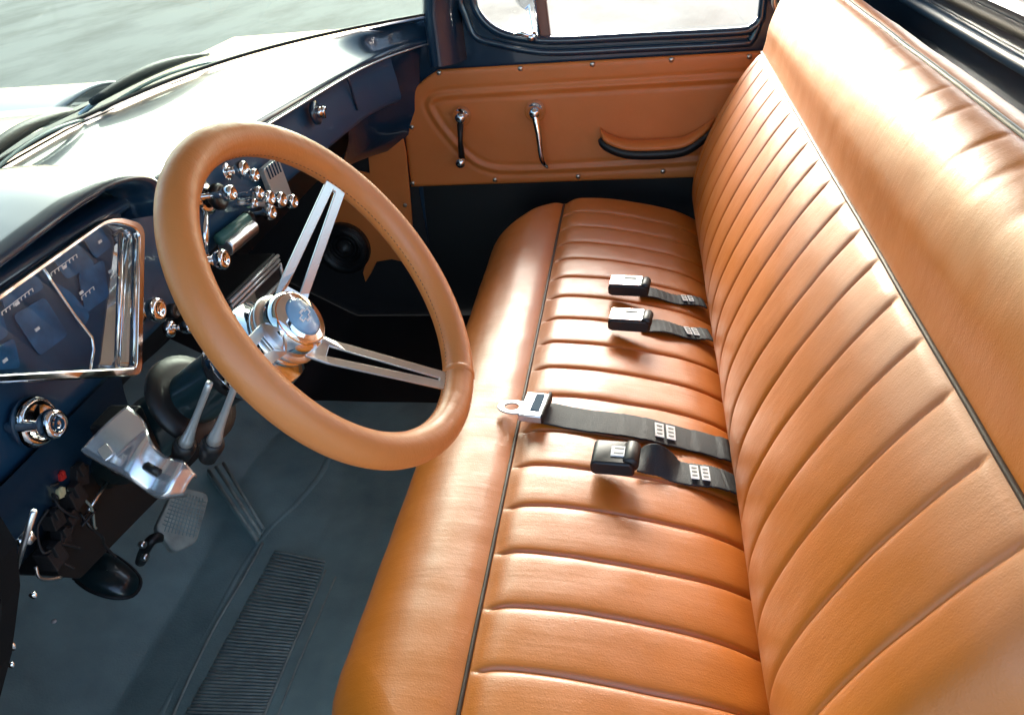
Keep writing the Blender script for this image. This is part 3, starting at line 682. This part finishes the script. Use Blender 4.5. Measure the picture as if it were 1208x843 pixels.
for i in range(n_): j = (i+1) % n_; bm.faces.new((V[0][i], V[0][j], V[1][j], V[1][i]))
build('bezel_wall', bm, 'chrome', clu)
bm = bmesh.new(); prism(bm, [p-CN*.002 for p in inner2], CN*-.004); build('gauge_face', bm, 'faced', clu, smooth=False)
# blue gauge windows
F1 = -.0195
gz = [((60, 302), (92, 288), (112, 312), (78, 330)), ((95, 276), (118, 268), (132, 290), (112, 306)), ((0, 338), (40, 316), (52, 340), (4, 366)), ((14, 372), (52, 350), (80, 395), (46, 420)), ((-40, 380), (-2, 360), (10, 395), (-30, 420)), ((92, 322), (122, 306), (128, 350), (100, 370)), ((-10, 412), (16, 398), (24, 434), (-10, 437)), ((60, 330), (84, 345), (106, 372), (96, 390))]
for g in gz:
    bm = bmesh.new(); prism(bm, rounded([cl(x, y, F1) for x, y in g], .006, 4), CN*.0008); build('gauge_window', bm, 'face', clu, smooth=False)
bm = bmesh.new()
for (x0, y0, x1, y1, nn) in ((2, 368, 38, 340, 9), (60, 322, 90, 300, 8), (96, 350, 110, 338, 4)):
    b3 = bmesh.new()
    for k in range(nn):
        x, y = x0+(x1-x0)*k/(nn-1), y0+(y1-y0)*k/(nn-1); tube(b3, [cl(x, y, F1+.0012), cl(x+1, y+4, F1+.0012)], .0006, 4)
    tube(b3, [cl(x0, y0, F1+.001), cl(x1, y1, F1+.001)], .0004, 4); build('scale_marking', b3, 'white', clu, smooth=False)
for (x, y) in ((44, 388), (96, 345), (20, 358), (76, 315), (118, 285), (6, 425), (130, 320)):
    b2 = bmesh.new(); box(b2, cl(x, y, F1+.0014), (.001, .006, .003)); build('numeral', b2, 'white', clu, smooth=False)
bm.free()
bm = bmesh.new(); tube(bm, [cl(44, 306, -.012), cl(62, 334, -.010), cl(88, 372, -.010), cl(108, 398, -.010), cl(110, 412, -.010), cl(106, 436, -.012)], .0020, 8); build('divider_strip', bm, 'chrome', clu)
bm = bmesh.new(); tube(bm, [cl(143, 276, -.004), cl(141, 350, -.004), cl(138, 434, -.004)], .0035, 8); build('chrome_rib', bm, 'chrome', clu)
bm = bmesh.new(); prism(bm, [p-CN*.002 for p in inner], CN*.002); build('lens', bm, 'lens', clu, smooth=False)
# hood (visor) over the cluster
vis = [(-160, 408), (-80, 352), (0, 299), (50, 262), (95, 230), (135, 210), (165, 205), (183, 211), (190, 222), (190, 240)]
HX = XD+.045
lipv = resample(catmull([at(x, y, 0, HX) for x, y in vis], 8), 60); rows = []
for i_, p in enumerate(lipv):
    s_ = i_/59; f = smooth(1, .80, s_)
    q = Vector((-.62, p.y+.02*(1-f), max(WZ+.012, p.z-.002)*f+(p.z+.0)*(1-f))); row = []
    for k in range(15):
        t = k/14; c = q.lerp(p, t); c.z += .016*math.sin(math.pi*t)*f; row.append(c)
    dn = Vector((0, -.006, -.006)) if s_ > .7 else Vector((0, 0, -.008))
    row += [p+Vector((.004, 0, -.002))+dn*.3, p+Vector((.003, 0, 0))+dn, p+Vector((-.008, 0, 0))+dn*1.8, p+Vector((-.05, 0, 0))+dn*2.4]
    rows.append(row)
bm = bmesh.new(); grid(bm, rows); build('cluster_hood', bm, 'navy', dash)

# --- knobs & controls
def knob(px, py, x, r=.014, l=.03, m='chrome', name='knob', parent=dash, ring=True, ax=(1, 0, .1)):
    q = at(px, py, 0, x); b = at(px, py, 0, x); bm = bmesh.new()
    prof = [(r*.42, -l), (r*.42, -.014), (r*.62, -.010), (r*.88, -.006), (r, -.002), (r, .004), (r*.86, .0075), (r*.5, .008), (r*.46, .0065), (.0005, .0065)]
    lathe(bm, prof, q, ax, 22); k = build(name, bm, m, parent)
    if ring:
        bm = bmesh.new(); lathe(bm, [(r*1.25, -l), (r*1.3, -l+.004), (r*.9, -l+.008), (r*.5, -l+.009)], q, ax, 22); build('bezel', bm, 'chrome', k)
    return k
knob(285, 200, XD+.012, .013); knob(298, 207, XD+.03, .010, .02, ring=False)
knob(270, 228, XD+.045, .011, .05); kk = knob(257, 232, XD+.012, .019, .02, 'black')
knob(183, 365, XD+.02, .015, .03); knob(203, 367, XD+.01, .010, .02, 'black')
knob(221, 385, XD-.01, .010, .03)
# light switch at lower left
k_ = knob(61, 500, XD+.035, .015, .05, 'chrome', 'light_switch', ring=False)
q = at(61, 500, 0, XD+.035)
bm = bmesh.new(); tube(bm, [q+Vector((.0085, .009*math.cos(t*.35)*.6, .009*math.sin(t*.35)*.6)) for t in range(18)], .0012, 6, closed=True); build('dial_mark', bm, 'faced', k_)
bm = bmesh.new(); lathe(bm, [(.026, -.006), (.027, 0), (.024, .006), (.019, .008), (.017, .002)], at(42, 497, 0, XD-.002), (1, 0, .1), 30); build('bezel', bm, 'chrome', k_)
# lower driver panel
bm = bmesh.new(); grid(bm, [[Vector((XD-.004, y, .235)), Vector((XD-.012, y, .20)), Vector((XD-.016, y, .165)), Vector((XD-.04, y, .12)), Vector((XD-.12, y, .10))] for y in [.03+.36*k/12 for k in range(13)]]); build('lower_panel', bm, 'navy', dash)
# radio / heater control plate
hc = [at(x, y, 0, XD+.004) for x, y in ((304, 200), (322, 186), (341, 238), (322, 246))]
bm = bmesh.new(); prism(bm, rounded(hc, .005, 3), (.010, 0, 0)); hp = build('heater_control', bm, 'zinc', dash, bevel=.002)
bm = bmesh.new()
for k in range(5):
    a = hc[0].lerp(hc[1], .15+.17*k); b = a.lerp(hc[3].lerp(hc[2], .15+.17*k), .28); tube(bm, [a+Vector((.0105, 0, 0)), b+Vector((.0105, 0, 0))], .0015, 5)
build('grooves', bm, 'faced', hp)
for x, y, r_ in ((303, 228, .010), (316, 234, .012), (330, 236, .013), (344, 238, .012), (318, 251, .012), (297, 240, .007)): knob(x, y, XD+.035, r_, .03, parent=hp, ring=False)
bm = bmesh.new(); tube(bm, [at(282, 239, 0, XD+.02), at(312, 241, 0, XD+.03)], .004, 8); build('slide_lever', bm, 'zinc', hp)
# ash tray / cylindrical handle
a, b = at(266, 293, 0, XD+.02), at(297, 268, 0, XD+.02)
bm = bmesh.new(); tube(bm, [a, b], .0125, 20); at_ = build('ash_tray', bm, 'satin', dash, bevel=.002)
bm = bmesh.new(); tube(bm, [a+Vector((-.005, -.0, .014)), b+Vector((-.005, 0, .014))], .009, 16); build('ash_tray_lip', bm, 'green', at_)
knob(261, 306, XD+.04, .014, .03, parent=at_); knob(292, 258, XD+.01, .012, .02, 'black', parent=at_, ring=False)
bm = bmesh.new(); tube(bm, [at(243, 250, 0, XD+.02), at(241, 275, 0, XD+.022), at(243, 300, 0, XD+.02)], [.003, .006, .003], 10); build('turn_lamp', bm, 'chrome', dash)
# under-dash radio
ur = thing('under_dash_radio', 'slim black radio with silver bars hanging under the dashboard centre', 'radio', tuple(at(300, 345, 0, XD-.02)))
RX = XD-.01
u = (at(322, 302, 0, RX)-at(272, 352, 0, RX)).normalized(); v = Vector((1, 0, 0)).cross(u); v = v if v.z < 0 else -v
o0 = at(268, 352, 0, RX); o1 = at(325, 298, 0, RX)
bm = bmesh.new(); prism(bm, [o0, o1, o1+v*.055, o0+v*.055], (-.12, 0, 0)); build('case', bm, 'black', ur, smooth=False, bevel=.003)
for k, wd in ((.006, .0035), (.014, .003), (.022, .0025), (.050, .0045)):
    bm = bmesh.new(); tube(bm, [o0+v*k+Vector((.003, 0, 0)), o1+v*k+Vector((.003, 0, 0))], wd, 6); build('silver_bar', bm, 'zinc', ur)
bm = bmesh.new(); prism(bm, [o0+v*.024, o0+(o1-o0)*.42+v*.024, o0+(o1-o0)*.42+v*.046, o0+v*.046], (.003, 0, 0)); build('display', bm, 'grey', ur, smooth=False)
bm = bmesh.new(); tube(bm, [o1+v*.02+Vector((.003, 0, 0)), o1+v*.05+Vector((.003, 0, 0))], .003, 6); build('silver_bar', bm, 'zinc', ur)

# ================================================================ shiny bracket under the column
br = thing('column_bracket', 'curved polished metal bracket under the steering column, above the brake pedal', 'metal bracket', tuple(at(160, 530, 0, -.33)))
def plane_pt(px, py, p0, n, off=0.):
    d = RT*((px-604)/F) + UP*(-(py-421.5)/F) + FW
    return CAM+d*((p0+n*off-CAM).dot(n)/d.dot(n))
bN = Vector((.30, -.42, .86)).normalized(); bP = at(160, 530, 0, -.33)
lowe = resample(catmull([plane_pt(x, y, bP, bN) for x, y in ((95, 531), (140, 557), (168, 574), (190, 583), (214, 575))], 6), 41)
uppe = resample(catmull([plane_pt(x, y, bP, bN) for x, y in ((150, 478), (170, 496), (178, 518), (190, 533), (212, 540), (228, 553))], 6), 41)
bm = bmesh.new(); rows = []
for i_, (a, b) in enumerate(zip(lowe, uppe)):
    t = i_/40; off = .006*smooth(.30, .45, t)-.013*smooth(.48, .72, t)+.004*smooth(.72, .88, t)-.012*smooth(.86, 1, t)
    row = [a+bN*(off-.012)]+[a.lerp(b, k/10)+bN*(off+.004*math.sin(math.pi*k/10)) for k in range(11)]+[b+bN*(off-.008)]
    rows.append(row)
grid(bm, rows); o = build('bracket_plate', bm, 'alu', br); sm = o.modifiers.new('s', 'SOLIDIFY'); sm.thickness = .0025
bm = bmesh.new(); prism(bm, rounded([plane_pt(x, y, bP, bN, .004) for x, y in ((114, 532), (126, 522), (136, 536), (124, 546))], .003, 2), bN*.003); build('stamped_rib', bm, 'alu', br, bevel=.001)
bm = bmesh.new(); tube(bm, [plane_pt(x, y, bP, bN, .004) for x, y in ((172, 549), (188, 558))], .0045, 10); build('bolt', bm, 'black', br)
bm = bmesh.new(); box(bm, plane_pt(150, 520, bP, bN, -.045), (.04, .04, .07)); build('mount', bm, 'black', br, smooth=False, bevel=.004)

# black box with wires
bx = thing('fuse_box', 'black electrical box with coloured wires and connectors left of the pedals', 'fuse box', tuple(at(110, 620, 0, -.46)))
bm = bmesh.new(); prism(bm, rounded([at(x, y, 0, -.46) for x, y in ((60, 640), (75, 560), (100, 536), (190, 580), (240, 520), (262, 512), (170, 605), (95, 682), (70, 680))], .004, 2), (-.07, 0, 0)); build('housing', bm, 'black', bx, smooth=False, bevel=.003)
for (x, y, m_, s) in ((71, 561, 'red', .008), (70, 581, 'yellow', .009), (82, 610, 'trim', .012), (72, 632, 'trim', .014), (84, 585, 'trim', .02), (62, 612, 'trim', .016), (90, 560, 'trim', .018), (60, 655, 'trim', .02)):
    bm = bmesh.new(); c = at(x, y, 0, -.445); box(bm, c, (s, s*1.1, s*1.2), Matrix.Rotation(random.uniform(-.6, .6), 3, 'X')); box(bm, c+Vector((s*.5, 0, s*.5)), (s*.5, s*.5, s*.8)); build('connector', bm, m_, bx, smooth=False, bevel=.001)
for k in range(7):
    x0, y0 = random.uniform(55, 105), random.uniform(555, 660); P = [at(x0, y0, 0, -.44)]
    for _ in range(4): P.append(P[-1]+Vector((random.uniform(-.008, .012), random.uniform(-.02, .02), random.uniform(-.028, .01))))
    bm = bmesh.new(); tube(bm, catmull(P, 5), .0016, 6); build('wire', bm, random.choice(['trim', 'trim', 'grey', 'black']), bx)
bm = bmesh.new(); tube(bm, catmull([at(x, y, 0, -.44) for x, y in ((42, 668), (46, 680), (56, 683), (72, 681))], 5), .0020, 6); build('wire', bm, 'satin', bx)
bm = bmesh.new(); tube(bm, [at(126, 568, 0, -.445), at(104, 602, 0, -.445)], .0026, 6); build('rod', bm, 'satin', bx)

# ================================================================ floor mats and pedals
mat_t = thing('floor_mat', 'dark rubber floor mat with ribbed worn heel pad in the footwell', 'floor mat', (-.5, .6, ZF))
bm = bmesh.new(); rows = []
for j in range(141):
    y = .05+1.12*j/140; row = []  # stops short of the passenger footwell so the black pan passes for shade
    for i in range(111):
        x = -.955+.80*i/110; row.append(Vector((x, y, floorz(x, y)+.004+.0025*fbm(x, y, 0, 6))))
    rows.append(row)
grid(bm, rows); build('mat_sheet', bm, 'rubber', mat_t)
def fl(px, py, h=.008):
    p = at(px, py, 2, ZF)
    for _ in range(12): p = at(px, py, 2, floorz(p.x, p.y)+h)
    return p
# groove lines (raised mat edges) on the floor
def strip(pts, r, m, name, h=.004, parent=mat_t):
    bm = bmesh.new(); P = resample(catmull([fl(x, y, h) for x, y in pts], 8), 40); tube(bm, P, r, 8); return build(name, bm, m, parent)
strip([(392, 530), (380, 560), (352, 595), (318, 628), (290, 668), (250, 740), (205, 820), (180, 870)], .0115, 'rubber', 'mat_edge', -.0050)
strip([(310, 640), (285, 685), (250, 745), (212, 825), (195, 870)], .0025, 'rubber2', 'mat_bead', .008)
strip([(384, 672), (366, 715), (340, 775), (312, 843), (300, 880)], .0022, 'rubber2', 'mat_bead', .008)
strip([(396, 680), (378, 722), (352, 782), (325, 850)], .0018, 'rubber2', 'mat_bead', .008)
# ribbed heel pad
A, B, Cc, D = (318, 650), (388, 662), (300, 880), (192, 880)
bm = bmesh.new(); nr = 58
for k in range(nr):
    t = k/(nr-1); l = fl(A[0]+(D[0]-A[0])*t+6, A[1]+(D[1]-A[1])*t, .006); r_ = fl(B[0]+(Cc[0]-B[0])*t-4, B[1]+(Cc[1]-B[1])*t, .006)
    P = [l.lerp(r_, s/8)+Vector((random.uniform(-.0012, .0012), 0, random.uniform(-.0006, .0006))) for s in range(9)]
    tube(bm, P, .0019, 5)
build('heel_pad', bm, 'rubber2', mat_t)
# flat lighter panel right of the gas pedal
# pedals
gp = thing('accelerator_pedal', 'long ribbed black accelerator pedal on the toe board', 'pedal', tuple(fl(290, 600, .02)))
g0 = [fl(x, y, .035) for x, y in ((243, 556), (266, 545), (312, 622), (303, 640))]
n_ = (g0[1]-g0[0]).cross(g0[2]-g0[1]).normalized(); n_ = n_ if n_.z > 0 else -n_
bm = bmesh.new(); prism(bm, rounded(g0, .006, 3), n_*-.008); build('pad', bm, 'rubber', gp, bevel=.002)
for s in (.12, .5, .88):
    bm = bmesh.new(); tube(bm, [g0[0].lerp(g0[1], s)+n_*.001, g0[3].lerp(g0[2], s)+n_*.001], .0035, 6); build('rib', bm, 'rubber2', gp)
bp2 = thing('brake_pedal', 'grey worn rubber brake pedal on a black arm, centre of the footwell', 'pedal', tuple(at(215, 610, 0, -.60)))
bpts = [(212, 578), (228, 573), (243, 579), (247, 592), (243, 612), (232, 632), (220, 643), (206, 645), (194, 634), (188, 622), (192, 606), (203, 590)]
BX = -.60
def tilt(px, py, off=0.):
    n = Vector((.80, -.15, .58)).normalized(); p0 = at(218, 608, 0, BX)+n*off
    d = RT*((px-604)/F) + UP*(-(py-421.5)/F) + FW
    return CAM+d*((p0-CAM).dot(n)/d.dot(n))
bn = Vector((.80, -.15, .58)).normalized()
bq = [(208, 572), (248, 582), (232, 640), (206, 652), (184, 622)]
bm = bmesh.new(); prism(bm, rounded([tilt(x, y) for x, y in bq], [.014, .016, .012, .012, .008], 6), bn*-.016); pad = build('pad', bm, 'rubber2', bp2, bevel=.003, seg=3)
bm = bmesh.new()
for k in range(9):
    t = (k+.5)/9; a = (209+(241-209)*t, 578+(588-578)*t); b = (192+(230-192)*t, 626+(634-626)*t)
    tube(bm, [tilt(*a, .0003), tilt(*b, .0003)], .0009, 5)
for k in range(9):
    t = (k+.5)/9; a = (206+(191-206)*t, 580+(620-580)*t); b = (244+(231-244)*t, 590+(634-590)*t)
    tube(bm, [tilt(*a, .0003), tilt(*b, .0003)], .0009, 5)
build('tread', bm, 'rubber', pad)
bm = bmesh.new(); P = [tilt(196, 632, -.02), at(180, 636, 0, BX-.02), at(170, 650, 0, BX-.04), at(166, 662, 0, BX-.07)]; tube(bm, catmull(P, 5), .009, 12); build('pedal_arm', bm, 'black', bp2)
for x, y in ((168, 642), (171, 657)):
    bm = bmesh.new(); lathe(bm, [(.006, -.004), (.006, .004), (.002, .005)], at(x, y, 0, BX-.01), (1, -.3, .3), 10); build('pin', bm, 'satin', bp2)
cp = thing('clutch_pedal_boot', 'round glossy dark boot on the floor beside the driver side jamb', 'pedal boot', tuple(fl(130, 685)))
q = fl(128, 682, .0); bm = bmesh.new(); rows = []
axn = Vector((.25, -.1, 1)).normalized()
cp_pts = [(88, 684), (100, 668), (122, 652), (148, 665), (166, 685), (158, 703), (135, 706), (108, 698)]
base = resample(catmull([fl(x, y, .0) for x, y in cp_pts+[cp_pts[0]]], 6), 41)[:-1]; ctr = sum(base, Vector())/len(base)
V = []
for k in range(8):
    a = k/7*math.pi/2; V.append([bm.verts.new(ctr+(p-ctr)*max(.02, math.cos(a))+axn*.024*math.sin(a)) for p in base])
for A_, B_ in zip(V, V[1:]):
    for i in range(40): bm.faces.new((A_[i], A_[(i+1) % 40], B_[(i+1) % 40], B_[i]))
build('boot', bm, 'column', cp)
bm = bmesh.new(); tube(bm, [base[i]+Vector((0, 0, .003)) for i in range(40)], .004, 8, closed=True); build('boot_ring', bm, 'black', cp)
# hook on rear pillar
hk = thing('coat_hook', 'small leather strap loop on the rear pillar above the backrest', 'strap loop', tuple(at(928, 5, 1, 1.55)))
bm = bmesh.new(); tube(bm, catmull([at(x, y, 1, 1.56) for x, y in ((914, -6), (914, 6), (921, 15), (931, 12), (936, -6))], 5), .006, 8); build('loop', bm, 'thread', hk)
bm = bmesh.new(); box(bm, (.60, 1.60, .30), (.14, .03, 1.3)); build('rear_pillar', bm, 'navy', cab, smooth=False, bevel=.01)
# white headed pin stud in the floor mat
bm = bmesh.new(); lathe(bm, [(.004, 0), (.004, .002), (.001, .003)], fl(64, 733, .006), (0, 0, 1), 10); build('stud', bm, 'white', mat_t)
